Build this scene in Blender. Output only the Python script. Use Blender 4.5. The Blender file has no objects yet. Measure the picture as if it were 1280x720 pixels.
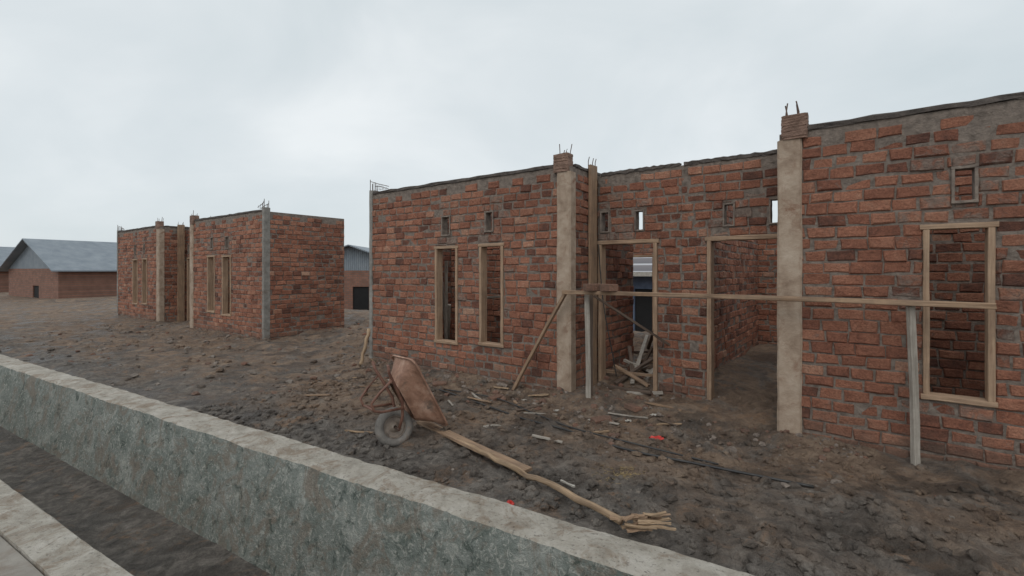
import bpy, math, random
from mathutils import Vector, Matrix, noise
random.seed(7)
scene=bpy.context.scene
COL=scene.collection
UX,UY=.804,-.595
VX,VY=.595,.804
O=(0.73,6.0)
ANG=math.atan2(UY,UX)
def W(u,v,z=0): return Vector((O[0]+UX*u+VX*v,O[1]+UY*u+VY*v,z))
DN=(.515,.857)
DD=(.857,-.515)
def S(s,n,z): return Vector((DD[0]*s+DN[0]*n,DD[1]*s+DN[1]*n,z))
def sm(a,b,x):
    t=max(0,min(1,(x-a)/(b-a))); return t*t*(3-2*t)
def hgt(X,Y,fine=True):
    du,dv=X-O[0],Y-O[1]
    u=UX*du+UY*dv; v=VX*du+VY*dv
    n=DN[0]*X+DN[1]*Y
    if n<2.6: return -1.05
    z=-1.0*sm(6.0,11,v)
    k=sm(2.7,3.1,n)
    p=Vector((X,Y,0))
    z+=k*.05*noise.noise(p*.8)
    z+=k*.05*noise.noise(p*2.3+Vector((3,1,0)))
    if fine:
        m=.6+.6*noise.noise(p*.9+Vector((9,4,2)))
        rid=(1-abs(noise.noise(p*5+Vector((1,7,3))))*2)
        z+=(.35+.65*k)*m*(.042*noise.noise(p*6)+.024*rid+.034*noise.noise(p*13)+.02*noise.noise(p*27))
    if v>-.5 and v<7: z+=.05*sm(-.45,0,v)
    z+=.07*math.exp(-(((X+.62)**2+(Y-4.6)**2)/.03))
    z+=.10*sm(.6,1.0,v)*(1-sm(5,6,v))
    return z
def H(X,Y): return hgt(X,Y)
# ------------------------------------------------------------ materials
def mat(name):
    m=bpy.data.materials.new(name); m.use_nodes=True
    nt=m.node_tree; b=nt.nodes["Principled BSDF"]
    return m,nt,b
def N(nt,t,**k):
    n=nt.nodes.new(t)
    for a,v in k.items():
        if a in n.inputs: n.inputs[a].default_value=v
        else: setattr(n,a,v)
    return n
def noi(nt,vec,scale,detail=6,rough=.6,dist=0):
    n=N(nt,'ShaderNodeTexNoise'); n.inputs['Scale'].default_value=scale
    n.inputs['Detail'].default_value=min(detail,5); n.inputs['Roughness'].default_value=rough
    n.inputs['Distortion'].default_value=dist
    if vec is not None: nt.links.new(vec,n.inputs['Vector'])
    return n.outputs['Fac']
def ramp(nt,fac,stops):
    r=N(nt,'ShaderNodeValToRGB'); nt.links.new(fac,r.inputs[0])
    e=r.color_ramp.elements
    while len(e)<len(stops): e.new(.5)
    for i,(p,c) in enumerate(stops):
        e[i].position=p
        if not isinstance(c,(tuple,list)): c=(c,c,c)
        e[i].color=(*c,1)
    return r.outputs[0]
def mix(nt,f,a,b,mode='MIX'):
    m=N(nt,'ShaderNodeMix'); m.data_type='RGBA'; m.blend_type=mode
    for s,v in ((m.inputs[0],f),(m.inputs[6],a),(m.inputs[7],b)):
        if isinstance(v,(int,float)): s.default_value=v
        elif isinstance(v,tuple): s.default_value=(*v,1)
        else: nt.links.new(v,s)
    return m.outputs[2]
def mth(nt,op,a,b=0,clamp=False):
    m=N(nt,'ShaderNodeMath'); m.operation=op; m.use_clamp=clamp
    for s,v in ((m.inputs[0],a),(m.inputs[1],b)):
        if isinstance(v,(int,float)): s.default_value=v
        else: nt.links.new(v,s)
    return m.outputs[0]
def bump(nt,b,h,dist,strength=1):
    n=N(nt,'ShaderNodeBump'); n.inputs['Distance'].default_value=dist; n.inputs['Strength'].default_value=strength
    nt.links.new(h,n.inputs['Height']); nt.links.new(n.outputs[0],b.inputs['Normal'])
def objc(nt): return N(nt,'ShaderNodeTexCoord').outputs['Object']
def attr(nt,name,out='Fac'):
    a=N(nt,'ShaderNodeAttribute'); a.attribute_name=name; return a.outputs[out]

def brick_material():
    m,nt,b=mat("fired_clay_brick"); c=objc(nt)
    t=attr(nt,'tint')
    t2=mth(nt,'ADD',t,mth(nt,'MULTIPLY',mth(nt,'SUBTRACT',noi(nt,c,12,5),.5),.9),True)
    col=ramp(nt,t2,[(0,(.16,.07,.048)),(.22,(.28,.11,.068)),(.5,(.40,.165,.10)),(.75,(.48,.22,.138)),(1,(.54,.32,.22))])
    fine=ramp(nt,noi(nt,c,60,4,.7),[(.3,.5),(.65,1.12)])
    col=mix(nt,.75,col,fine,'MULTIPLY')
    gr=ramp(nt,noi(nt,c,1.1,5,.6),[(.32,.62),(.62,1.08)])
    col=mix(nt,.75,col,gr,'MULTIPLY')
    s=mth(nt,'ADD',attr(nt,'smear'),mth(nt,'MULTIPLY',mth(nt,'SUBTRACT',noi(nt,c,9,6,.72,.7),.535),3.4),True)
    s=ramp(nt,s,[(.22,0.0),(.85,.85)])
    mort=ramp(nt,noi(nt,c,22,5),[(.3,(.14,.11,.09)),(.7,(.33,.265,.22))])
    col=mix(nt,s,col,mort)
    z=N(nt,'ShaderNodeSeparateXYZ'); nt.links.new(c,z.inputs[0])
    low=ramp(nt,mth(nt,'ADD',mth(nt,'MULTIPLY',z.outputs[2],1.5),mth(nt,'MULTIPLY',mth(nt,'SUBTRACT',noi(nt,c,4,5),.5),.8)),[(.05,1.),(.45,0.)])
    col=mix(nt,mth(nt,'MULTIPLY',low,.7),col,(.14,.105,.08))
    nt.links.new(col,b.inputs['Base Color']); b.inputs['Roughness'].default_value=.88
    bump(nt,b,mth(nt,'ADD',noi(nt,c,32,8,.78),mth(nt,'MULTIPLY',s,.3)),.032,1)
    return m
def simple(name,stops,scale=8,rough=.85,bd=.006,bs=30,detail=6,stain=None,coord=None):
    m,nt,b=mat(name); c=objc(nt)
    col=ramp(nt,noi(nt,c,scale,detail,.65,.3),stops)
    if stain:
        f=ramp(nt,noi(nt,c,stain[1],6,.7,.6),[(stain[2],0.),(stain[2]+.15,1.)])
        col=mix(nt,f,col,stain[0])
    nt.links.new(col,b.inputs['Base Color']); b.inputs['Roughness'].default_value=rough
    bump(nt,b,noi(nt,c,bs,8,.7),bd)
    return m
def wood(name,c1,c2,c3=None,dirt=.5):
    m,nt,b=mat(name); g=attr(nt,'grain','Vector')
    f=noi(nt,g,1.0,6,.65,.4)
    col=ramp(nt,f,[(.3,c1),(.65,c2)])
    c=objc(nt)
    d=ramp(nt,noi(nt,c,5,6,.7),[(.42,0.),(.68,1.)])
    col=mix(nt,mth(nt,'MULTIPLY',d,dirt),col,c3 or (.12,.09,.07))
    nt.links.new(col,b.inputs['Base Color']); b.inputs['Roughness'].default_value=.8
    bump(nt,b,f,.006)
    return m
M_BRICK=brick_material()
M_MORT=simple("wet_mortar",[(.3,(.12,.095,.078)),(.7,(.29,.235,.195))],15,bd=.02)
M_CONC=simple("grey_concrete",[(.3,(.16,.15,.135)),(.7,(.33,.31,.28))],7,stain=((.14,.10,.075),3,.55))
M_VENT=simple("brown_vent_mortar",[(.3,(.13,.10,.085)),(.7,(.3,.245,.2))],12)
M_COLB=simple("tan_cement_column",[(.28,(.24,.165,.115)),(.5,(.39,.295,.22)),(.72,(.5,.405,.32))],5,stain=((.24,.135,.085),4,.54))
M_HEAD=simple("rough_cement_head",[(.3,(.15,.09,.065)),(.7,(.32,.2,.15))],9,bd=.03,bs=18)
M_CAP=simple("dark_wall_top",[(.3,(.05,.042,.038)),(.7,(.13,.105,.09))],9,bd=.02,bs=20)
M_WOOD=wood("rough_sawn_timber",(.2,.12,.07),(.42,.28,.18))
M_WFR=wood("timber_frame_tan",(.26,.16,.1),(.48,.33,.22),dirt=.35)
M_WPAL=wood("weathered_pale_timber",(.25,.22,.185),(.48,.43,.37),(.2,.165,.135))
M_WDRK=wood("old_dark_timber",(.06,.042,.032),(.16,.11,.08))
M_BARK=wood("peeled_pole",(.16,.1,.055),(.5,.35,.22))
M_STEEL=simple("rusty_rebar",[(.3,(.05,.035,.03)),(.7,(.16,.09,.06))],20,.7)
M_RUST=simple("rusty_muddy_tray",[(.3,(.17,.085,.055)),(.5,(.33,.18,.12)),(.7,(.48,.31,.23))],7,.6,.008,25,stain=((.13,.1,.08),6,.55))
M_FRAME=simple("rusty_red_tube",[(.3,(.12,.05,.035)),(.7,(.24,.12,.08))],14,.55)
M_TYRE=simple("dusty_rubber",[(.3,(.11,.1,.09)),(.7,(.26,.235,.21))],10,.85,.004,60,stain=((.22,.16,.12),9,.55))
M_RIM=simple("muddy_rim",[(.3,(.1,.075,.06)),(.7,(.3,.24,.19))],12,.6)
M_HOSE=simple("black_hose",[(.3,(.018,.018,.02)),(.7,(.06,.055,.05))],9,.45)
M_DARK=simple("painted_interior_shade",[(.3,(.008,.008,.009)),(.7,(.014,.013,.013))],4)  # near-black colour standing in for indoor shade behind open doorways
M_BLUEW=simple("blue_painted_plaster",[(.3,(.09,.12,.18)),(.7,(.14,.18,.26))],4)
M_RED=simple("red_plastic_wrapper",[(.3,(.45,.02,.02)),(.7,(.65,.07,.05))],20,.4)
M_WHITE=simple("pale_scrap",[(.3,(.3,.27,.23)),(.7,(.5,.47,.42))],20,.7)
M_STRAW=simple("dry_straw",[(.3,(.28,.19,.09)),(.7,(.42,.32,.16))],20,.8)
M_STONE=simple("muddy_stone",[(.3,(.11,.09,.075)),(.7,(.25,.21,.175))],12,.85)
def gable_mat():
    m,nt,b=mat("grey_blue_sheet"); c=objc(nt)
    w=N(nt,'ShaderNodeTexWave'); w.inputs['Scale'].default_value=3.0; nt.links.new(c,w.inputs['Vector'])
    col=mix(nt,.25,ramp(nt,noi(nt,c,2),[(.3,(.22,.26,.3)),(.7,(.33,.37,.41))]),w.outputs[0],'MULTIPLY')
    nt.links.new(col,b.inputs['Base Color']); b.inputs['Roughness'].default_value=.5
    bump(nt,b,w.outputs[0],.03)
    return m
M_GABLE=gable_mat()
def farbrick():
    m,nt,b=mat("distant_brickwork"); c=objc(nt)
    mp=N(nt,'ShaderNodeMapping'); mp.inputs['Rotation'].default_value=(math.pi/2,0,0); nt.links.new(c,mp.inputs[0])
    br=N(nt,'ShaderNodeTexBrick'); nt.links.new(mp.outputs[0],br.inputs['Vector'])
    br.inputs['Scale'].default_value=1; br.inputs['Brick Width'].default_value=.23; br.inputs['Row Height'].default_value=.108
    br.inputs['Mortar Size'].default_value=.012
    br.inputs['Color1'].default_value=(.33,.16,.11,1); br.inputs['Color2'].default_value=(.24,.12,.085,1); br.inputs['Mortar'].default_value=(.18,.14,.12,1)
    col=mix(nt,.5,br.outputs[0],ramp(nt,noi(nt,c,3),[(.3,.5),(.7,1.1)]),'MULTIPLY')
    nt.links.new(col,b.inputs['Base Color']); b.inputs['Roughness'].default_value=.9
    return m
M_FAR=farbrick()
def ground_mat():
    m,nt,b=mat("churned_mud"); c=objc(nt)
    sp=N(nt,'ShaderNodeSeparateXYZ'); nt.links.new(c,sp.inputs[0])
    n=mth(nt,'ADD',mth(nt,'MULTIPLY',sp.outputs[0],.515),mth(nt,'MULTIPLY',sp.outputs[1],.857))
    nn=mth(nt,'ADD',n,mth(nt,'MULTIPLY',mth(nt,'SUBTRACT',noi(nt,c,1.1,6,.65,.4),.5),3.4))
    k=ramp(nt,mth(nt,'DIVIDE',nn,10),[(.30,0.),(.42,1.)])
    grey=ramp(nt,noi(nt,c,7,8,.75,.5),[(.3,(.065,.055,.048)),(.5,(.185,.16,.137)),(.72,(.37,.325,.28))])
    brown=ramp(nt,noi(nt,c,4,8,.75,.5),[(.28,(.11,.07,.048)),(.5,(.26,.178,.122)),(.72,(.45,.325,.23))])
    col=mix(nt,k,grey,brown)
    g2=ramp(nt,noi(nt,c,1.7,6,.7,1.),[(.5,0.),(.6,1.)])
    col=mix(nt,mth(nt,'MULTIPLY',g2,.75),col,grey)
    cl=ramp(nt,noi(nt,c,2.6,7,.75,.8),[(.56,0.),(.66,1.)])
    col=mix(nt,mth(nt,'MULTIPLY',cl,.65),col,(.37,.225,.135))
    wm=mth(nt,'SUBTRACT',1.,ramp(nt,noi(nt,c,1.6,5,.65,.6),[(.5,1.),(.6,0.)]))
    col=mix(nt,mth(nt,'MULTIPLY',wm,.6),col,(.07,.057,.047))
    far=ramp(nt,mth(nt,'ADD',mth(nt,'DIVIDE',n,60),mth(nt,'MULTIPLY',mth(nt,'SUBTRACT',noi(nt,c,.3,5),.5),.6)),[(.25,0.),(.4,1.)])
    col=mix(nt,mth(nt,'MULTIPLY',far,.8),col,(.085,.095,.045))
    nt.links.new(col,b.inputs['Base Color'])
    r=mth(nt,'SUBTRACT',.85,mth(nt,'MULTIPLY',wm,.5)); nt.links.new(r,b.inputs['Roughness'])
    h=mth(nt,'ADD',noi(nt,c,16,10,.78),mth(nt,'MULTIPLY',noi(nt,c,70,6,.7),.4))
    bump(nt,b,h,.08)
    return m
M_GROUND=ground_mat()
M_ROAD=simple("dusty_concrete_road",[(.3,(.2,.18,.155)),(.7,(.34,.31,.27))],3,bd=.01,stain=((.17,.12,.085),1.5,.5))
def drain_mat(green):
    m,nt,b=mat("stained_green_concrete" if green else "pale_concrete_kerb"); c=objc(nt)
    if green:
        base=ramp(nt,noi(nt,c,3,8,.72,.6),[(.3,(.12,.14,.12)),(.5,(.215,.235,.21)),(.7,(.36,.365,.33))])
        sc=ramp(nt,noi(nt,c,14,8,.8,1.8),[(.52,0.),(.58,1.)])
        base=mix(nt,mth(nt,'MULTIPLY',sc,.75),base,(.46,.45,.4))
        br=ramp(nt,noi(nt,c,3.5,8,.78,1.),[(.5,0.),(.6,1.)])
        base=mix(nt,mth(nt,'MULTIPLY',br,.75),base,(.22,.175,.135))
        dk=ramp(nt,noi(nt,c,7,8,.8,1.),[(.37,1.),(.45,0.)])
        base=mix(nt,mth(nt,'MULTIPLY',dk,.75),base,(.05,.068,.056))
    else:
        base=ramp(nt,noi(nt,c,5,8,.7,.4),[(.3,(.28,.245,.2)),(.5,(.44,.4,.34)),(.7,(.56,.52,.46))])
        br=ramp(nt,noi(nt,c,3.5,8,.75,.8),[(.5,0.),(.62,1.)])
        base=mix(nt,mth(nt,'MULTIPLY',br,.75),base,(.24,.175,.12))
        pit=ramp(nt,noi(nt,c,40,4,.6),[(.32,.4),(.42,1.)])
        base=mix(nt,.8,base,pit,'MULTIPLY')
    nt.links.new(base,b.inputs['Base Color']); b.inputs['Roughness'].default_value=.8
    bump(nt,b,noi(nt,c,26,10,.78),.025)
    return m
M_DTOP=drain_mat(False); M_DFACE=drain_mat(True)
# ------------------------------------------------------------ mesh helpers
def mesh_obj(name,vs,fs,mats,parent=None,fm=None,attrs=None,smooth=False,world=False,props=None):
    vs=[Vector(v) for v in vs]; loc=Vector((0,0,0))
    if world:
        loc=Vector((sum(v.x for v in vs)/len(vs),sum(v.y for v in vs)/len(vs),min(v.z for v in vs)))
        vs=[v-loc for v in vs]
    me=bpy.data.meshes.new(name); me.from_pydata([tuple(v) for v in vs],[],fs)
    if not isinstance(mats,(list,tuple)): mats=[mats]
    for m in mats: me.materials.append(m)
    if fm: me.polygons.foreach_set('material_index',fm)
    if smooth: me.polygons.foreach_set('use_smooth',[True]*len(me.polygons))
    for k,a in (attrs or {}).items():
        if k=='grain':
            at=me.attributes.new('grain','FLOAT_VECTOR','POINT'); at.data.foreach_set('vector',[x for v in a for x in v])
        else:
            at=me.attributes.new(k,'FLOAT','POINT'); at.data.foreach_set('value',a)
    me.update()
    o=bpy.data.objects.new(name,me); COL.objects.link(o); o.location=loc
    if parent: o.parent=parent
    for k,v in (props or {}).items(): o[k]=v
    return o
def empty(name,loc,rotz=0,props=None,parent=None):
    e=bpy.data.objects.new(name,None); COL.objects.link(e); e.location=loc; e.rotation_euler=(0,0,rotz)
    e.empty_display_size=.2
    if parent: e.parent=parent
    for k,v in (props or {}).items(): e[k]=v
    return e
class MB:
    def __init__(s): s.v=[];s.f=[];s.m=[];s.g=[];s.t=[];s.s=[]
    def add(s,vs,fs,mi=0,g=None,t=0.,sm_=0.):
        b=len(s.v); s.v+= [Vector(x) for x in vs]; s.f+=[tuple(b+i for i in f) for f in fs]; s.m+=[mi]*len(fs)
        s.g+= g if g else [(x[0]*8,x[1]*8,x[2]*8) for x in vs]
        s.t+=[t]*len(vs); s.s+= sm_ if isinstance(sm_,list) else [sm_]*len(vs)
    def box(s,a,b,mi=0,sm_=0.):
        x0,y0,z0=a;x1,y1,z1=b
        s.add([(x0,y0,z0),(x1,y0,z0),(x1,y1,z0),(x0,y1,z0),(x0,y0,z1),(x1,y0,z1),(x1,y1,z1),(x0,y1,z1)],
              [(0,3,2,1),(4,5,6,7),(0,1,5,4),(1,2,6,5),(2,3,7,6),(3,0,4,7)],mi,sm_=sm_)
    def sweep(s,pts,sec,mi=0,jit=0.,up=(0,0,1),taper=1.,rnd=None):
        pts=[Vector(p) for p in pts]; n=len(pts); k=len(sec); vs=[];g=[];L=0; off=random.uniform(0,50)
        for i,p in enumerate(pts):
            d=(pts[min(i+1,n-1)]-pts[max(i-1,0)]).normalized()
            upv=Vector(up)
            if abs(d.dot(upv))>.95: upv=Vector((0,1,0))
            a=d.cross(upv).normalized(); b=a.cross(d).normalized()
            if i: L+=(p-pts[i-1]).length
            sc=1+(taper-1)*i/(n-1)
            for (x,y) in sec:
                j=Vector([random.uniform(-jit,jit) for _ in range(3)])
                vs.append(p+a*x*sc+b*y*sc+j); g.append((L*2.5+off,x*55+off,y*55))
        fs=[]
        for i in range(n-1):
            for j in range(k):
                a0=i*k+j;a1=i*k+(j+1)%k
                fs.append((a0,a1,a1+k,a0+k))
        fs.append(tuple(reversed(range(k)))); fs.append(tuple(range((n-1)*k,n*k)))
        s.add(vs,fs,mi,g)
    def beam(s,p0,p1,w,h,mi=0,jit=.002,n=7,warp=.0,up=(0,0,1),taper=1.):
        p0=Vector(p0);p1=Vector(p1);c=min(w,h)*.12
        sec=[(w/2,-h/2+c),(w/2,h/2-c),(w/2-c,h/2),(-w/2+c,h/2),(-w/2,h/2-c),(-w/2,-h/2+c),(-w/2+c,-h/2),(w/2-c,-h/2)]
        wv=Vector([random.uniform(-1,1) for _ in range(3)])*warp
        pts=[p0.lerp(p1,i/(n-1))+wv*math.sin(math.pi*i/(n-1)) for i in range(n)]
        s.sweep(pts,sec,mi,jit,up,taper)
    def tube(s,pts,r,mi=0,k=8,jit=0.,taper=1.):
        s.sweep(pts,[(r*math.cos(2*math.pi*j/k),r*math.sin(2*math.pi*j/k)) for j in range(k)],mi,jit,taper=taper)
    def obj(s,name,mats,parent=None,smooth=False,world=False,props=None,brick=False):
        at={'grain':s.g}
        if brick: at={'tint':s.t,'smear':s.s}
        return mesh_obj(name,s.v,s.f,mats,parent,s.m,at,smooth,world,props)
# ------------------------------------------------------------ brick wall
def sub(r,h):
    x0,z0,x1,z1=r;a0,b0,a1,b1=h
    if a1<=x0 or a0>=x1 or b1<=z0 or b0>=z1: return [r]
    out=[]
    if x0<a0: out.append((x0,z0,a0,z1))
    if x1>a1: out.append((a1,z0,x1,z1))
    m0=max(x0,a0);m1=min(x1,a1)
    if z0<b0: out.append((m0,z0,m1,b0))
    if z1>b1: out.append((m0,b1,m1,z1))
    return out
def brick_wall(mb,Lx,Hz,holes,xf,T=.11,seed=1,z0=-.12,jag=True,row=.106):
    R=random.Random(seed)
    xs=sorted(set([0,Lx]+[h[0] for h in holes]+[h[2] for h in holes]))
    zs=sorted(set([z0,Hz-.02]+[h[1] for h in holes if h[1]>z0]+[h[3] for h in holes]))
    for i in range(len(xs)-1):
        for j in range(len(zs)-1):
            cx=(xs[i]+xs[i+1])/2;cz=(zs[j]+zs[j+1])/2
            if any(h[0]<cx<h[2] and h[1]<cz<h[3] for h in holes): continue
            a=(xs[i],.006,zs[j]);b=(xs[i+1],T-.006,zs[j+1])
            vs=[xf(x,y,z) for (x,y,z) in [(a[0],a[1],a[2]),(b[0],a[1],a[2]),(b[0],b[1],a[2]),(a[0],b[1],a[2]),(a[0],a[1],b[2]),(b[0],a[1],b[2]),(b[0],b[1],b[2]),(a[0],b[1],b[2])]]
            mb.add(vs,[(0,3,2,1),(4,5,6,7),(0,1,5,4),(1,2,6,5),(2,3,7,6),(3,0,4,7)],1)
    nr=int((Hz-z0)/row)
    for r in range(nr):
        za=z0+r*row; zb=za+row
        x=-R.uniform(0,.2)
        while x<Lx:
            l=R.uniform(.16,.24); x1=x+l
            wv=.014*math.sin(x*1.7+r*.35+seed)+.008*R.uniform(-1,1)
            gp=R.uniform(.003,.010)
            rect=(max(0,x+gp),za+gp*.9+wv*.5,min(Lx,x1-gp),zb-gp*.9+wv*.5)
            x=x1
            if rect[2]-rect[0]<.03: continue
            if jag and r==nr-1 and R.random()<.25: continue
            rs=[rect]
            for h in holes:
                rs=[q for p in rs for q in sub(p,h)]
            tint=min(1,max(0,R.gauss(.5,.16)))
            if R.random()<.07: tint=R.uniform(0,.15)
            for (a0,b0,a1,b1) in rs:
                if a1-a0<.025 or b1-b0<.02: continue
                cx=(a0+a1)/2;cz=(b0+b1)/2
                smr=R.uniform(-.55,.2)
                for h in holes:
                    dx=max(h[0]-cx,0,cx-h[2]);dz=max(h[1]-cz,0,cz-h[3]);d=math.hypot(dx,dz)
                    small=(h[3]-h[1])<.5
                    if d<(.2 if small else .12): smr+=R.uniform(.2,1.0 if small else .6)
                yo=R.uniform(-.013,.005); yb=T+R.uniform(-.006,.012); c=R.uniform(.006,.015)
                def J(q=.004): return R.uniform(-q,q)
                ring=[(a0,b0),(a1,b0),(a1,b1),(a0,b1)]
                jr=[(J(.008),J(.007)) for _ in ring]
                ins=[(a0+c,b0+c),(a1-c,b0+c),(a1-c,b1-c),(a0+c,b1-c)]
                tl=[J(.006) for _ in ring]
                def octo(base,push,yy,jy):
                    out=[]
                    for q in range(4):
                        p=(q+1)%4
                        ax,az=base[q][0]+jr[q][0],base[q][1]+jr[q][1]
                        bx,bz=base[p][0]+jr[p][0],base[p][1]+jr[p][1]
                        out.append(xf(ax,yy+tl[q]*jy,az))
                        out.append(xf((ax+bx)/2+push[q][0],yy+(tl[q]+tl[p])*.5*jy,(az+bz)/2+push[q][1]))
                    return out
                push=[(J(.004),J(.005)) for _ in range(4)]
                vs=octo(ins,push,yo,1)+octo(ring,push,yo+.013,.3)+octo(ring,push,yb-.012,.3)+octo(ins,push,yb,1)
                fs=[tuple(range(8)),tuple(reversed(range(24,32)))]
                for k in range(3):
                    for q in range(8):
                        p=(q+1)%8; fs.append((k*8+q,(k+1)*8+q,(k+1)*8+p,k*8+p))
                mb.add(vs,fs,0,t=tint,sm_=smr)
# ------------------------------------------------------------ house
def build_house(u0,mir,full,label,seed,party=True):
    base=W(u0,0,0)
    E=empty("brick_house",base,ANG,{"label":label,"category":"house","group":"unfinished brick row houses"})
    s=-1 if mir else 1
    def F(f): return (lambda x,y,z: (s*f(x,y,z)[0],f(x,y,z)[1],f(x,y,z)[2]))
    def part(mb,name,mats,brick=False,**k):
        if mir: mb.f=[tuple(reversed(f)) for f in mb.f]
        return mb.obj(name,mats,E,brick=brick,**k)
    HW=2.93
    xl=-3.98
    wins=[(-2.38,.49,-1.91,1.97),(-1.485,.53,-1.055,1.98)]
    vents=[(-2.25,2.12,-2.06,2.43),(-1.39,2.14,-1.23,2.44)]
    def wall(Lx,Hz,holes,f,sd,**k):
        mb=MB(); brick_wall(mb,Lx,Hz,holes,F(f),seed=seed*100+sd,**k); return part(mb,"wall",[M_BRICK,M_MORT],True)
    hs=[(a-xl,b,c-xl,d) for (a,b,c,d) in wins+vents]
    wall(3.98,HW,hs,lambda x,y,z:(xl+x,y,z),1)
    depth=2.02
    wall(depth-.12,HW,[],lambda x,y,z:(-y,.115+x,z),2)
    door=(.03,-.2,.85,2.0)
    rv=[(.055,2.11,.195,2.40),(.545,2.11,.675,2.385)]
    wall(1.13,HW-.02,[(a-.02,b,c-.02,d) for (a,b,c,d) in [door]+rv],lambda x,y,z:(.02+x,.72+y,z),3)
    ld=5.3 if full else 2.02
    wall(ld-.12,HW,[],lambda x,y,z:(xl+y,.115+x,z),4)
    wall(3.98-.24,2.75,[],lambda x,y,z:(xl+.12+x,1.90+y,z),5)
    if full:
        wall(5.0,2.36,[(3.98-1.6-.12,-.2,3.98-.85-.12,1.95)],lambda x,y,z:(xl+.12+x,5.3+y,z),6,jag=True)
    if party:
        wall((4.4 if full else 1.1),HW-.04,[],lambda x,y,z:(1.145+y,.85+x,z),7)
    def frame(h,w=.042,y0=-.018,y1=.118,name="window_frame",m=M_WFR,sill=True,ear=.02):
        a,b,c,d=h; mb=MB(); D=y1-y0; ym=(y0+y1)/2
        fx=lambda x:s*x
        mb.beam((fx(a+w/2),ym,b+(w+.001 if sill else 0)),(fx(a+w/2),ym,d-w-.001),w,D,up=(0,1,0)) 
        mb.beam((fx(c-w/2),ym,b+(w+.001 if sill else 0)),(fx(c-w/2),ym,d-w-.001),w,D,up=(0,1,0))
        mb.beam((fx(a-ear),ym,d-w/2),(fx(c+ear),ym,d-w/2),D,w)
        if sill: mb.beam((fx(a-ear*.7),ym,b+w/2),(fx(c+ear*.7),ym,b+w/2),D+.01,w)
        return part(mb,name,m)
    for h in wins: frame(h)
    for h in vents: frame(h,.022,-.012,.115,"vent_frame",M_VENT,ear=0)
    for h in rv:
        frame(h,.018,.71,.835,"vent_frame",M_VENT,ear=0)
    frame((door[0],-.05,door[2],door[3]),.05,.695,.845,"door_frame",M_WFR,False)
    if full:
        frame((-1.6,-.05,-.85,1.95),.05,5.28,5.43,"door_frame",M_WOOD,False)
    def col(x0,x1,y0,y1,z0,z1,m,name="column"):
        mb=MB(); n=18
        mb.beam((s*(x0+x1)/2,(y0+y1)/2,z0),(s*(x0+x1)/2,(y0+y1)/2,z1),(x1-x0),(y1-y0),jit=.004,n=n,up=(0,1,0))
        return part(mb,name,m)
    col(-.19,.016,-.032,.13,-.12,2.84,M_COLB)
    col(-.235,-.02,-.045,.12,2.842,3.07,M_HEAD,"column_head")
    col(.014,.055,.45,.635,-.1,3.0,M_WOOD,"formwork_post")
    col(xl-.012,xl+.07,-.02,.13,-.12,2.99,M_CONC)
    def cap(p0,p1,w,h=.045):
        mb=MB(); n=24
        mb.beam((s*p0[0],p0[1],p0[2]),(s*p1[0],p1[1],p1[2]),w,h,jit=.008,n=n); return part(mb,"wall_cap",M_CAP)
    cap((xl+.08,.055,2.935),(-.24,.055,2.935),.125)
    cap((-.055,.14,2.93),(-.055,1.99,2.93),.12)
    cap((.07,.775,2.905),(1.12,.775,2.905),.12)
    def bar(pts,r=.006,k=6):
        mb=MB(); mb.tube([(s*p[0],p[1],p[2]) for p in pts],r,k=k); part(mb,"rebar",M_STEEL)
    for (x,y) in [(-.16,0),(-.05,0),(-.05,.1),(-.15,.1)]:
        bar([(x,y,3.0),(x+random.uniform(-.01,.01),y,3.1),(x+random.uniform(-.03,.03),y+.01,3.17+random.uniform(-.05,.05))])
    for (x,y) in [(0.0,.48),(.04,.6),(.0,.6)]:
        bar([(x,y,2.95),(x,y,3.05),(x+.01,y+.01,3.1+random.uniform(-.03,.03))])
    for (x,y,t) in [(0,0,.2),(.06,0,.12),(0,.1,.17),(.06,.1,.1)]:
        bar([(xl+x,y,2.95),(xl+x,y,2.98+t)])
    bar([(xl-.0,.0,3.15),(xl+.15,.05,3.1),(xl+.42,.06,3.03)])
    bar([(xl-.0,.1,3.08),(xl+.15,.1,3.06),(xl+.36,.1,3.0)])
    for q in range(4):
        x=xl+.05+q*.08
        bar([(x,.02,3.12-.02*q),(x,.02,3.0),(x,.11,3.0),(x,.11,3.1-.02*q)],.004,5)
    return E
build_house(0,False,True,"unfinished red brick house with narrow windows and tan corner column",1)
build_house(2.3,True,True,"roofless red brick house sharing a porch recess with its neighbour",2,False)
build_house(-11.68,True,False,"half-built red brick house further along the muddy row",3)
build_house(-13.98,False,False,"half-built red brick house further along the muddy row",4,False)
# ------------------------------------------------------------ ground
def seg(a,b,st):
    n=max(1,int(round((b-a)/st))); return [a+(b-a)*i/n for i in range(n)]
xs=[-900,-500,-250,-130,-80,-50,-35,-28,-22]+seg(-18,-12,.4)+seg(-12,-3.2,.1)+seg(-3.2,2.8,.03)+seg(2.8,8,.1)+seg(8,16,.5)+[16,20,28,40,60,90,150,300,600,900]
ys=[-600,-200,-60,-20,-8]+seg(-4,2.1,.12)+seg(2.1,7.6,.03)+seg(7.6,15,.1)+seg(15,30,.6)+[30,36,45,60,80,120,200,400,900]
vs=[];fs=[]
for y in ys:
    for x in xs: vs.append((x,y,hgt(x,y)))
nx=len(xs)
for j in range(len(ys)-1):
    for i in range(nx-1):
        a=j*nx+i; fs.append((a,a+1,a+nx+1,a+nx))
mesh_obj("ground",vs,fs,M_GROUND,smooth=True,props={"kind":"structure"})
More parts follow.
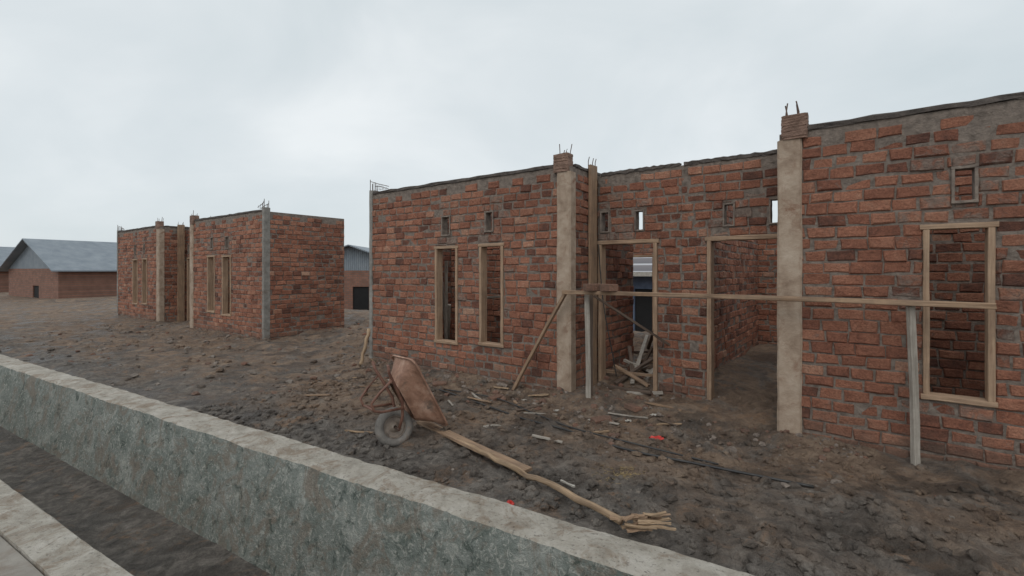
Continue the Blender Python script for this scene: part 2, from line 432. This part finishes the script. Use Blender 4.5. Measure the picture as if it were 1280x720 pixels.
def extr(prof,s0,s1,st,mats,fmi,name,parent,jit=.006):
    vs=[];fs=[];fm=[]; n=int((s1-s0)/st); k=len(prof)
    for i in range(n+1):
        s=s0+(s1-s0)*i/n
        for (nn,z) in prof:
            j=jit*(noise.noise(Vector((s*1.2,nn*5,z*4)))+.7*noise.noise(Vector((s*6,nn*9,z*8)))+.5*noise.noise(Vector((s*17,nn*9,z*8))))
            vs.append(S(s,nn+j,z+j*.6))
    for i in range(n):
        for j in range(k-1):
            a=i*k+j; fs.append((a,a+k,a+k+1,a+1)); fm.append(fmi[j])
    return mesh_obj(name,vs,fs,mats,parent,fm)
DE=empty("drainage_channel",(0,0,0),0,{"label":"concrete roadside drain with pale edge and green stained inner wall","category":"drain"})
extr([(2.76,-.5),(2.75,.03),(2.735,.045),(2.6,.05),(2.455,.042),(2.44,.03),(2.42,-.1),(2.38,-.3),(2.34,-.5),(2.26,-.86)],-22,14,.04,[M_DTOP,M_DFACE],[0,0,0,0,0,1,1,1,1],"channel_wall",DE,.012)
extr([(1.28,-.86),(1.2,-.4),(1.12,.02),(1.10,.045),(.97,.05),(.88,.045),(.86,-.3)],-22,14,.1,[M_DTOP,M_DFACE],[1,1,0,0,0,0],"channel_wall",DE)
extr([(2.3,-.80),(1.8,-.83),(1.22,-.80)],-22,14,.3,[M_GROUND],[0,0],"channel_floor",DE)
extr([(.87,.03),(-1,.05),(-5,.05),(-5.1,-.5)],-40,30,.5,[M_ROAD],[0,0,0],"road",None)["kind"]="structure"
# ------------------------------------------------------------ scaffold
SC=empty("scaffold",W(.2,-.2,0),0,{"label":"makeshift timber scaffold rail on thin posts against the corner column","category":"scaffold"})
def wpart(mb,name,m,par):
    o=mb.obj(name,m,None,world=True); o.location=o.location-par.location; o.parent=par; return o
mb=MB(); mb.beam((.62,5.86,1.335),(3.65,3.62,1.33),.05,.045,warp=.02,n=12,jit=.003); wpart(mb,"rail",M_WOOD,SC)
mb=MB(); mb.beam((.91,5.74,-.1),(.895,5.76,1.31),.055,.05,warp=.012,jit=.003); wpart(mb,"post",M_WPAL,SC)
mb=MB(); mb.beam((.95,5.80,-.1),(.965,5.84,1.31),.04,.04,warp=.015,jit=.003); wpart(mb,"post",M_WDRK,SC)
mb=MB(); mb.beam((3.3,3.92,-.1),(3.28,3.95,1.305),.05,.05,warp=.012,jit=.003); wpart(mb,"post",M_WPAL,SC)
mb=MB(); mb.beam((.0,6.38,-.03),(.66,5.885,1.33),.055,.035,warp=.01,jit=.002); wpart(mb,"brace",M_WOOD,SC)
mb=MB(); mb.beam((1.0,5.86,1.29),(2.05,6.0,.62),.03,.03,warp=.02,jit=.002); wpart(mb,"brace",M_WDRK,SC)
def loose_brick(p,rz,lab,rx=0,grp=None,h=.055):
    mb=MB(); R=random.Random(int(abs(p[0])*100)+int(abs(p[1])*1000))
    l,w=.19,.1
    M=Matrix.Rotation(rz,3,'Z')@Matrix.Rotation(rx,3,'X')
    vs=[]
    for z in (0,.006,h-.006,h):
        c=.008 if z in(0,h) else 0
        for (x,y) in ((-l/2+c,-w/2+c),(l/2-c,-w/2+c),(l/2-c,w/2-c),(-l/2+c,w/2-c)):
            vs.append(M@Vector((x+R.uniform(-.004,.004),y+R.uniform(-.004,.004),z))+Vector(p))
    fs=[(3,2,1,0),(12,13,14,15)]
    for k in range(3):
        for q in range(4):
            r=(q+1)%4; fs.append((k*4+q,k*4+r,k*4+4+r,k*4+4+q))
    mb.add(vs,fs,0,t=R.uniform(.3,.7),sm_=-.2)
    return mb.obj("brick",[M_BRICK],None,world=True,brick=True,props={"label":lab,"category":"brick","group":grp or "loose bricks"})
for (t,r) in ((.12,.9),(.175,.6)):
    loose_brick((.62+3.03*t-.05,5.86-2.24*t,1.36),ANG+r,"loose red brick resting on the timber scaffold rail",h=.085)
# ------------------------------------------------------------ timbers
def timber(name,p0,p1,w,h,m,lab,warp=.01,rnd=False,jit=.003,cat="plank",grp=None,n=9,taper=1.,z=True):
    mb=MB()
    if rnd:
        R=random.Random(int(p0[0]*1000)); P0=Vector(p0);P1=Vector(p1)
        pts=[P0.lerp(P1,i/(n-1))+Vector([R.uniform(-warp,warp) for _ in range(3)])*(1 if 0<i<n-1 else 0) for i in range(n)]
        mb.tube(pts,w,k=8,jit=jit,taper=taper)
    else: mb.beam(p0,p1,w,h,warp=warp,jit=jit,n=n,taper=taper)
    pr={"label":lab,"category":cat}
    if grp: pr["group"]=grp
    return mb.obj(name,m,None,world=True,props=pr,smooth=rnd)
def G(x,y,d=0): return (x,y,H(x,y)+d)
timber("wooden_plank",(-.92,4.86,.07),(.12,3.70,.055),.10,.025,M_WOOD,"flat brown timber board lying on mud beside the wheelbarrow",.01)
timber("wooden_pole",(-.50,4.37,.06),(.66,2.90,.085),.019,0,M_BARK,"long crooked peeled pole lying on the mud by the drain",.012,True,.003,"pole",taper=1.25,n=16)
timber("wooden_pole",(-2.46,7.75,.0),(-2.40,8.05,.62),.03,0,M_BARK,"short crooked stick leaning at the house corner",.02,True,.002,"pole")
for i in range(12):
    x=.70+random.uniform(0,.2);y=2.88+random.uniform(-.04,.09);a=random.uniform(-.35,.5);l=random.uniform(.10,.24)
    timber("wood_offcut",(x-l/2*math.cos(a),y-l/2*math.sin(a),.05+.006*i),(x+l/2*math.cos(a),y+l/2*math.sin(a),.055+.006*i),.026,.012,[M_BARK,M_WOOD][i%2],"splintered bamboo offcut heaped beside the drain edge",.008,False,.004,"wood scrap","splintered offcuts by the drain",7,.6)
scr=[(-1.6,5.6,.5,.4),(-.4,5.9,.35,-.5),(.2,5.5,.3,.2),(1.25,5.2,.45,-.6),(1.6,4.9,.3,.3),(.9,4.4,.25,1.),(-1.9,6.5,.5,.1),(1.1,3.6,.25,-.9),(-.2,4.9,.2,.7),(-1.5,4.7,.3,-.2),(.4,4.2,.2,2.),(1.7,5.4,.4,-.5)]
RR=random.Random(21)
for i in range(22):
    p=W(RR.uniform(-3.9,2.0),-abs(RR.gauss(.1,.5))-.12); scr.append((p.x,p.y,RR.uniform(.12,.4),ANG+RR.uniform(-.8,.8)))
for i,(x,y,l,a) in enumerate(scr):
    dx,dy=l/2*math.cos(a),l/2*math.sin(a)
    timber("wood_scrap",G(x-dx,y-dy,.012),G(x+dx,y+dy,.018),.018+.01*(i%3),.012,[M_WDRK,M_WOOD,M_WDRK,M_WPAL,M_BARK][i%5],"short broken timber length trodden into the mud",.005,False,.003,"wood scrap","broken timber lying in the yard",6)
heap=[((.25,.9,.12),(1.0,2.2,.45)),((.1,1.1,.1),(.95,1.4,.38)),((.5,.75,.13),(-.0,2.6,.5)),((.3,.66,.1),(.75,1.9,.55)),((.05,.9,.2),(.8,.95,.22)),((.3,1.5,.12),(.5,1.5,.5)),((.6,.9,.1),(.65,2.5,.7)),((-.5,2.8,.15),(.6,2.6,.3)),((.1,1.9,.2),(.8,1.7,.25)),((.2,.55,.08),(.85,.5,.1)),
((.15,1.3,.3),(.9,1.2,.1)),((.4,1.0,.1),(.1,1.6,.45)),((.7,.8,.1),(.2,.85,.3)),((-.3,3.4,.1),(.2,2.4,.6)),((.55,.45,.06),(.95,.62,.09))]
for i,(a,b) in enumerate(heap):
    timber("timber_scrap",W(*a),W(*b),.055,.035,[M_WOOD,M_WDRK,M_WPAL,M_WDRK][i%4],"rough timber length heaped on the doorway floor",.01,False,.003,"wood scrap","scrap timber inside the doorway")
for (a,b) in (((-2.56,.42,0),(-2.50,.36,1.75)),((-2.85,.75,0),(-2.42,.35,1.05)),((-2.62,.5,.3),(-2.75,.5,1.5)),((-2.05,.6,1.15),(-1.5,.6,1.2))):
    timber("timber_prop",W(*a),W(*b),.05,.035,M_WPAL,"pale timber prop leaning inside the window opening",.01,False,.003,"prop","timber props inside the room")
def cable(name,pts,r,m,lab,cat):
    P=[Vector(p) for p in pts]; out=[]
    for i in range(len(P)-1):
        p0=P[max(i-1,0)];p1=P[i];p2=P[i+1];p3=P[min(i+2,len(P)-1)]
        for k in range(8):
            t=k/8; out.append(.5*((2*p1)+(p2-p0)*t+(2*p0-5*p1+4*p2-p3)*t*t+(3*p1-p0-3*p2+p3)*t**3))
    out.append(P[-1]); mb=MB(); mb.tube(out,r,k=7)
    return mb.obj(name,m,None,world=True,smooth=True,props={"label":lab,"category":cat})
cable("cable",[W(.06,.66,1.95),W(.09,.66,1.55),W(.16,.62,1.1),W(.25,.64,.6),W(.3,.7,.2)],.007,M_HOSE,"thin dark cable hanging down inside the door opening","cable")
cable("hose",[G(-1.3,6.75,.015),G(-.9,6.3,.02),G(-.3,5.75,.02),G(.1,5.2,.025),G(.5,4.75,.03),G(1.0,4.25,.025),G(1.5,3.9,.03),G(2.2,3.5,.02)],.011,M_HOSE,"black hose snaking across the muddy yard","hose")
cable("hose",[G(-1.6,6.9,.015),G(-.9,6.45,.02),G(-.2,5.95,.02),G(.25,5.3,.02),G(.6,4.75,.03),G(1.1,4.3,.025),G(1.7,3.95,.02)],.008,M_HOSE,"thin black hose lying across the mud","hose")
# ------------------------------------------------------------ wheelbarrow
WB=empty("wheelbarrow",(-1.08,4.40,.165),0,{"label":"rusty wheelbarrow tipped forward on its nose in the mud","category":"wheelbarrow"})
WB.rotation_mode='XYZ'; WB.rotation_euler=(math.radians(-8),math.radians(62),math.radians(28))
def loop(x0,x1,w0,w1,z,r=.05,k=4,dz=0):
    z=z+.085; x0*=.97; x1*=.95; w0*=.95; w1*=.95
    pts=[]
    cs=[(x1-r,w1-r,0),(x0+r,w0-r,90),(x0+r,-w0+r,180),(x1-r,-w1+r,270)]
    for (cx,cy,a) in cs:
        for i in range(k+1):
            t=math.radians(a+90*i/k); pts.append((cx+r*math.cos(t),cy+r*math.sin(t),z+dz*(cx-x0)))
    return pts
loops=[loop(-.36,.02,.11,.10,.09,.05),loop(-.38,.05,.135,.125,.105,.06),loop(-.44,.14,.2,.18,.2,.07),loop(-.50,.22,.26,.23,.285,.08),loop(-.53,.25,.29,.26,.295,.08),loop(-.53,.25,.292,.262,.275,.08)]
mb=MB(); k=len(loops[0]); vs=[p for l in loops for p in l]; 
R=random.Random(3); vs=[(x+R.uniform(-.004,.004),y+R.uniform(-.004,.004),z+R.uniform(-.004,.004)) for x,y,z in vs]
fs=[tuple(range(k))]
for j in range(len(loops)-1):
    for i in range(k): fs.append((j*k+i,j*k+(i+1)%k,(j+1)*k+(i+1)%k,(j+1)*k+i))
mb.add(vs,fs); t=mb.obj("tray",M_RUST,WB,smooth=True)
so=t.modifiers.new('s','SOLIDIFY'); so.thickness=.005; so.offset=1
WH=empty("wheel",(0,0,0),parent=WB)
WH.rotation_euler=(0,0,math.radians(-14))
def revolve(prof,k=36):
    vs=[];fs=[];n=len(prof)
    for i in range(k):
        a=2*math.pi*i/k
        for (r,y) in prof: vs.append((r*math.cos(a),y,r*math.sin(a)))
    for i in range(k):
        for j in range(n):
            a=i*n+j;b=i*n+(j+1)%n;c=((i+1)%k)*n
            fs.append((a,b,c+(j+1)%n,c+j))
    return vs,fs
prof=[(.132+.04*math.cos(q*math.pi/6),.042*math.sin(q*math.pi/6)) for q in range(12)]
prof=[(r+(.004 if r>.165 else 0),y) for r,y in prof]
mb=MB(); mb.add(*revolve(prof,40)); mb.obj("tyre",M_TYRE,WH,smooth=True)
mb=MB(); mb.add(*revolve([(.1,.03),(.095,.03),(.088,.012),(.05,.008),(.03,.03),(.015,.04),(.015,-.04),(.03,-.03),(.05,-.008),(.088,-.012),(.095,-.03),(.1,-.03)],36)); mb.obj("rim",M_RIM,WH)
mb=MB(); mb.tube([(0,-.11,0),(0,.11,0)],.009,k=8); mb.obj("axle",M_STEEL,WB)
for sy in (-1,1):
    mb=MB(); mb.tube([(.02,sy*.085,.0),(-.07,sy*.09,.09),(-.2,sy*.12,.145),(-.38,sy*.15,.15),(-.5,sy*.18,.15),(-.58,sy*.2,.17)],.014,k=8); mb.obj("handle",M_FRAME,WB,smooth=True)
    mb=MB(); mb.tube([(-.14,sy*.12,.13),(-.24,sy*.14,-.06),(-.29,sy*.145,-.11),(-.36,sy*.15,-.10),(-.40,sy*.16,0.0),(-.44,sy*.18,.14)],.012,k=8); mb.obj("leg",M_FRAME,WB,smooth=True)
mb=MB(); mb.tube([(-.29,-.145,-.107),(-.30,0,-.11),(-.29,.145,-.107)],.011,k=8); mb.obj("crossbar",M_FRAME,WB,smooth=True)
# ------------------------------------------------------------ litter and stuff
def crumple(name,p,s,m,lab,cat="litter",seed=1,grp=None):
    R=random.Random(seed); n=6; vs=[];fs=[]
    for j in range(n):
        for i in range(n):
            vs.append((p[0]+(i/(n-1)-.5)*s[0]+R.uniform(-.15,.15)*s[0]/n,p[1]+(j/(n-1)-.5)*s[1]+R.uniform(-.15,.15)*s[1]/n,p[2]+R.uniform(0,s[2])))
    for j in range(n-1):
        for i in range(n-1):
            a=j*n+i; fs.append((a,a+1,a+n+1,a+n))
    pr={"label":lab,"category":cat}
    if grp: pr["group"]=grp
    return mesh_obj(name,vs,fs,m,world=True,props=pr)
crumple("plastic_wrapper",G(1.36,4.52,.0),(.12,.09,.03),M_RED,"crumpled red plastic wrapper on the mud",seed=3)
crumple("plastic_wrapper",G(-.01,3.26,.0),(.05,.06,.03),M_RED,"small red plastic wrapper near the drain",seed=4)
for i,(x,y) in enumerate(((-1.2,6.1),(.5,5.4),(1.2,4.95),(-1.75,6.9),(.15,5.9),(1.5,5.1))):
    crumple("paper_scrap",G(x,y,.01),(.06,.04,.02),M_WHITE,"torn pale scrap of cement bag paper on mud",seed=10+i,grp="torn paper scraps")
timber("wood_offcut",(.36,3.53,.055),(.45,3.44,.05),.015,.01,M_WHITE,"pale wood splinter on grey mud",.004,cat="wood scrap",n=5)
for (x,y,r,q) in ((.93,5.05,.4,.2),(1.02,5.1,1.4,-.2),(-.2,6.0,.9,.1),(-1.0,6.6,.3,.2),(1.35,5.35,2.,.1)):
    loose_brick(G(x,y,-.02),r,"broken red brick half sunk in mud",q,"bricks lying in the mud")
def stuff(name,n,area,smin,smax,mats,flat=.6,seed=1,brick=False):
    R=random.Random(seed); mb=MB()
    cnt=0
    while cnt<n:
        x,y=area(R)
        nn=DN[0]*x+DN[1]*y
        if nn<2.82: continue
        s=smin+(smax-smin)*R.random()**3
        z=H(x,y)+s*.1
        rot=Matrix.Rotation(R.uniform(0,6.3),3,'Z')@Matrix.Rotation(R.uniform(-.5,.5),3,'X')
        vs=[]
        lat=[(0,0,1)]+[(math.cos(a)*.9,math.sin(a)*.9,.45) for a in [q*1.2566 for q in range(5)]]+[(math.cos(a+.6),math.sin(a+.6),-.4) for a in [q*1.2566 for q in range(5)]]
        for q in lat:
            w=Vector((q[0]*R.uniform(.6,1.2),q[1]*R.uniform(.5,1.0),q[2]*flat*R.uniform(.6,1.2)))*s
            vs.append(rot@w+Vector((x,y,z)))
        fs=[(0,1+i,1+(i+1)%5) for i in range(5)]
        for i in range(5):
            j=(i+1)%5
            fs+=[(1+i,6+i,1+j),(1+j,6+i,6+j)]
        mb.add(vs,fs,R.randrange(len(mats)),t=R.uniform(.2,.8),sm_=R.uniform(-.2,.5)); cnt+=1
    return mb.obj(name,mats,None,brick=brick,props={"kind":"stuff","label":"scattered small clods and rubble lying on mud","category":"rubble"})
def A1(R): 
    s=R.uniform(-6,3.5); n=2.8+R.random()**1.3*2.2; p=S(s,n,0); return p.x,p.y
def A2(R):
    u=R.uniform(-4.5,3.0); v=-abs(R.gauss(0,.5))-.02; p=W(u,v); return p.x,p.y
def A3(R):
    p=W(R.uniform(.0,1.1),R.uniform(.1,2.8)); return p.x,p.y
def A4(R):
    return R.uniform(-12,-2.5),R.uniform(6,14)
def A5(R):
    return R.uniform(-3,3),R.uniform(3,7)
stuff("mud_clods",4600,A1,.008,.06,[M_GROUND],.65,1)
stuff("rubble",900,A2,.01,.055,[M_BRICK,M_MORT,M_GROUND],.7,2,True)
stuff("rubble",320,A3,.015,.06,[M_BRICK,M_MORT,M_GROUND],.8,3,True)
stuff("rubble",900,A4,.02,.08,[M_MORT,M_GROUND,M_GROUND,M_STONE,M_BRICK],.6,4,True)
stuff("rubble",600,A5,.006,.022,[M_STONE,M_STONE,M_STONE,M_BRICK,M_STONE],.6,6,True)
mb=MB(); R=random.Random(5)
for i in range(160):
    x=R.gauss(.86,.09);y=R.gauss(3.74,.07);a=R.uniform(0,6.3);l=R.uniform(.02,.06);z=H(x,y)
    mb.tube([(x,y,z+.003),(x+l*math.cos(a),y+l*math.sin(a),z+R.uniform(.002,.012))],.0014,k=3)
mb.obj("straw",M_STRAW,None,props={"kind":"stuff","label":"patch of dry straw trampled into mud","category":"straw"})
# ------------------------------------------------------------ distant houses
def gable_house(X,Y,zb,rz,w,d,hw,hg,wallm,lab,door=True):
    E=empty("house",(X,Y,zb),rz,{"label":lab,"category":"house","group":"houses behind the building site"})
    mb=MB()
    dx0,dx1,dh=.1,.95,1.75
    mb.box((-w/2,0,0),(dx0,.12,hw)); mb.box((dx0,0,dh),(dx1,.12,hw)); mb.box((dx1,0,0),(w/2,.12,hw))
    mb.box((-w/2,.12,0),(-w/2+.12,d,hw)); mb.box((w/2-.12,.12,0),(w/2,d,hw)); mb.box((-w/2+.12,d-.12,0),(w/2-.12,d,hw))
    mb.obj("wall",wallm,E)
    mb=MB(); mb.box((dx0+.002,.06,0),(dx1-.002,.10,dh-.002)); mb.obj("door",M_DARK,E)  # dark slab across the open doorway, indoor shade painted as colour
    mb=MB(); h0=hw+.003
    mb.add([(-w/2,.0,h0),(w/2,0,h0),(0,0,hw+hg),(-w/2,.1,h0),(w/2,.1,h0),(0,.1,hw+hg)],[(0,1,2),(5,4,3),(0,3,4,1)]); 
    mb.obj("gable",M_GABLE,E)
    mb=MB(); o=.4; sl=hg/(w/2); t=.06
    for sx in (-1,1):
        e=(sx*(w/2+o),hw-o*sl)
        vs=[(0,-o,hw+hg+.02),(e[0],-o,e[1]+.02),(e[0],d+o,e[1]+.02),(0,d+o,hw+hg+.02)]
        vs+=[(a,b,c+t) for a,b,c in vs]
        mb.add(vs,[(0,1,2,3),(7,6,5,4),(0,4,5,1),(1,5,6,2),(2,6,7,3),(3,7,4,0)])
    mb.obj("roof",M_GABLE,E)
    return E
L1="brick house with grey-blue sheet gable and dark doorway"
gable_house(-8.4,25,-1.0,0,7,8,2.6,1.25,M_FAR,L1)
for (x,y,r) in ((-27,27,-.5),(-40,33,-.5),(-19,36,-.3),(-55,50,-.4)):
    gable_house(x,y,-1.0,r,7,8,2.7,1.6,M_FAR,"distant low house with grey-blue sheet roof")
def tile_mat():
    m,nt,b=mat("grey_roof_tiles"); c=objc(nt)
    sp=N(nt,'ShaderNodeSeparateXYZ'); nt.links.new(c,sp.inputs[0])
    w=mth(nt,'FRACT',mth(nt,'MULTIPLY',sp.outputs[1],1.6))
    col=ramp(nt,w,[(0,(.5,.5,.52)),(.18,(.45,.44,.46)),(.25,(.12,.11,.12)),(1,(.17,.15,.155))])
    nt.links.new(col,b.inputs['Base Color']); bump(nt,b,w,.05); return m
E=empty("house",W(-3.3,11,-1.0),ANG,{"label":"blue plastered house with grey tiled roof behind the site","category":"house"})
mb=MB(); mb.box((-4,0,0),(-.35,.15,2.45)); mb.box((-.35,0,1.95),(.55,.15,2.45)); mb.box((.55,0,0),(3.5,.15,2.45)); mb.box((-4,.15,0),(-3.85,6,2.45)); mb.box((3.35,.15,0),(3.5,6,2.45)); mb.obj("wall",M_BLUEW,E)
mb=MB(); mb.box((-.348,.07,0),(.548,.12,1.948)); mb.obj("door",M_DARK,E)  # no door leaf: black sheet painted as the shade inside the opening
mb=MB(); vs=[(-4.4,-.6,2.46),(3.9,-.6,2.46),(3.9,3,4.0),(-4.4,3,4.0)]; vs+=[(a,b,c+.07) for a,b,c in vs]
mb.add(vs,[(0,1,2,3),(7,6,5,4),(0,4,5,1),(1,5,6,2),(2,6,7,3),(3,7,4,0)])
vs=[(-4.4,6.6,2.46),(3.9,6.6,2.46),(3.9,3.003,4.0),(-4.4,3.003,4.0)]; vs+=[(a,b,c+.07) for a,b,c in vs]
mb.add(vs,[(3,2,1,0),(4,5,6,7),(1,5,4,0),(2,6,5,1),(3,7,6,2),(0,4,7,3)])
mb.obj("roof",tile_mat(),E)
mb=MB(); mb.box((-4.4,-.64,2.40),(3.9,-.605,2.55)); mb.obj("fascia",M_WHITE,E)
# ------------------------------------------------------------ world & light
w=bpy.data.worlds.new("World"); scene.world=w; w.use_nodes=True; nt=w.node_tree
bg=nt.nodes['Background']; bg.inputs[1].default_value=.1
sky=N(nt,'ShaderNodeTexSky'); sky.sky_type='NISHITA'; sky.sun_disc=False
sky.sun_elevation=math.radians(50); sky.sun_rotation=math.radians(200)
tc=N(nt,'ShaderNodeTexCoord').outputs['Generated']
mp=N(nt,'ShaderNodeMapping'); mp.inputs['Scale'].default_value=(1,1,1.8); nt.links.new(tc,mp.inputs[0])
cl=ramp(nt,noi(nt,mp.outputs[0],2.0,5,.5,.4),[(.3,(6.5,7.2,7.5)),(.52,(7.5,8.05,8.3)),(.72,(8.8,9.2,9.35))])
m=mix(nt,.93,sky.outputs[0],cl); nt.links.new(m,bg.inputs[0])
sun=bpy.data.lights.new("sun",'SUN'); sun.energy=.7; sun.angle=math.radians(30); sun.color=(1,.96,.91)
so=bpy.data.objects.new("sun",sun); COL.objects.link(so)
az=math.radians(200); el=math.radians(50)
d=Vector((math.sin(az)*math.cos(el),math.cos(az)*math.cos(el),math.sin(el)))
so.rotation_euler=d.to_track_quat('Z','Y').to_euler()
cam=bpy.data.cameras.new("cam"); co=bpy.data.objects.new("cam",cam); COL.objects.link(co); scene.camera=co
cam.sensor_width=36; cam.lens=16.875; cam.shift_y=-22/1280; cam.clip_end=3000; cam.clip_start=.05
co.location=(0,0,1.6); co.rotation_euler=(math.pi/2,0,0)
scene.view_settings.view_transform='Standard'; scene.view_settings.look='None'; scene.view_settings.exposure=0
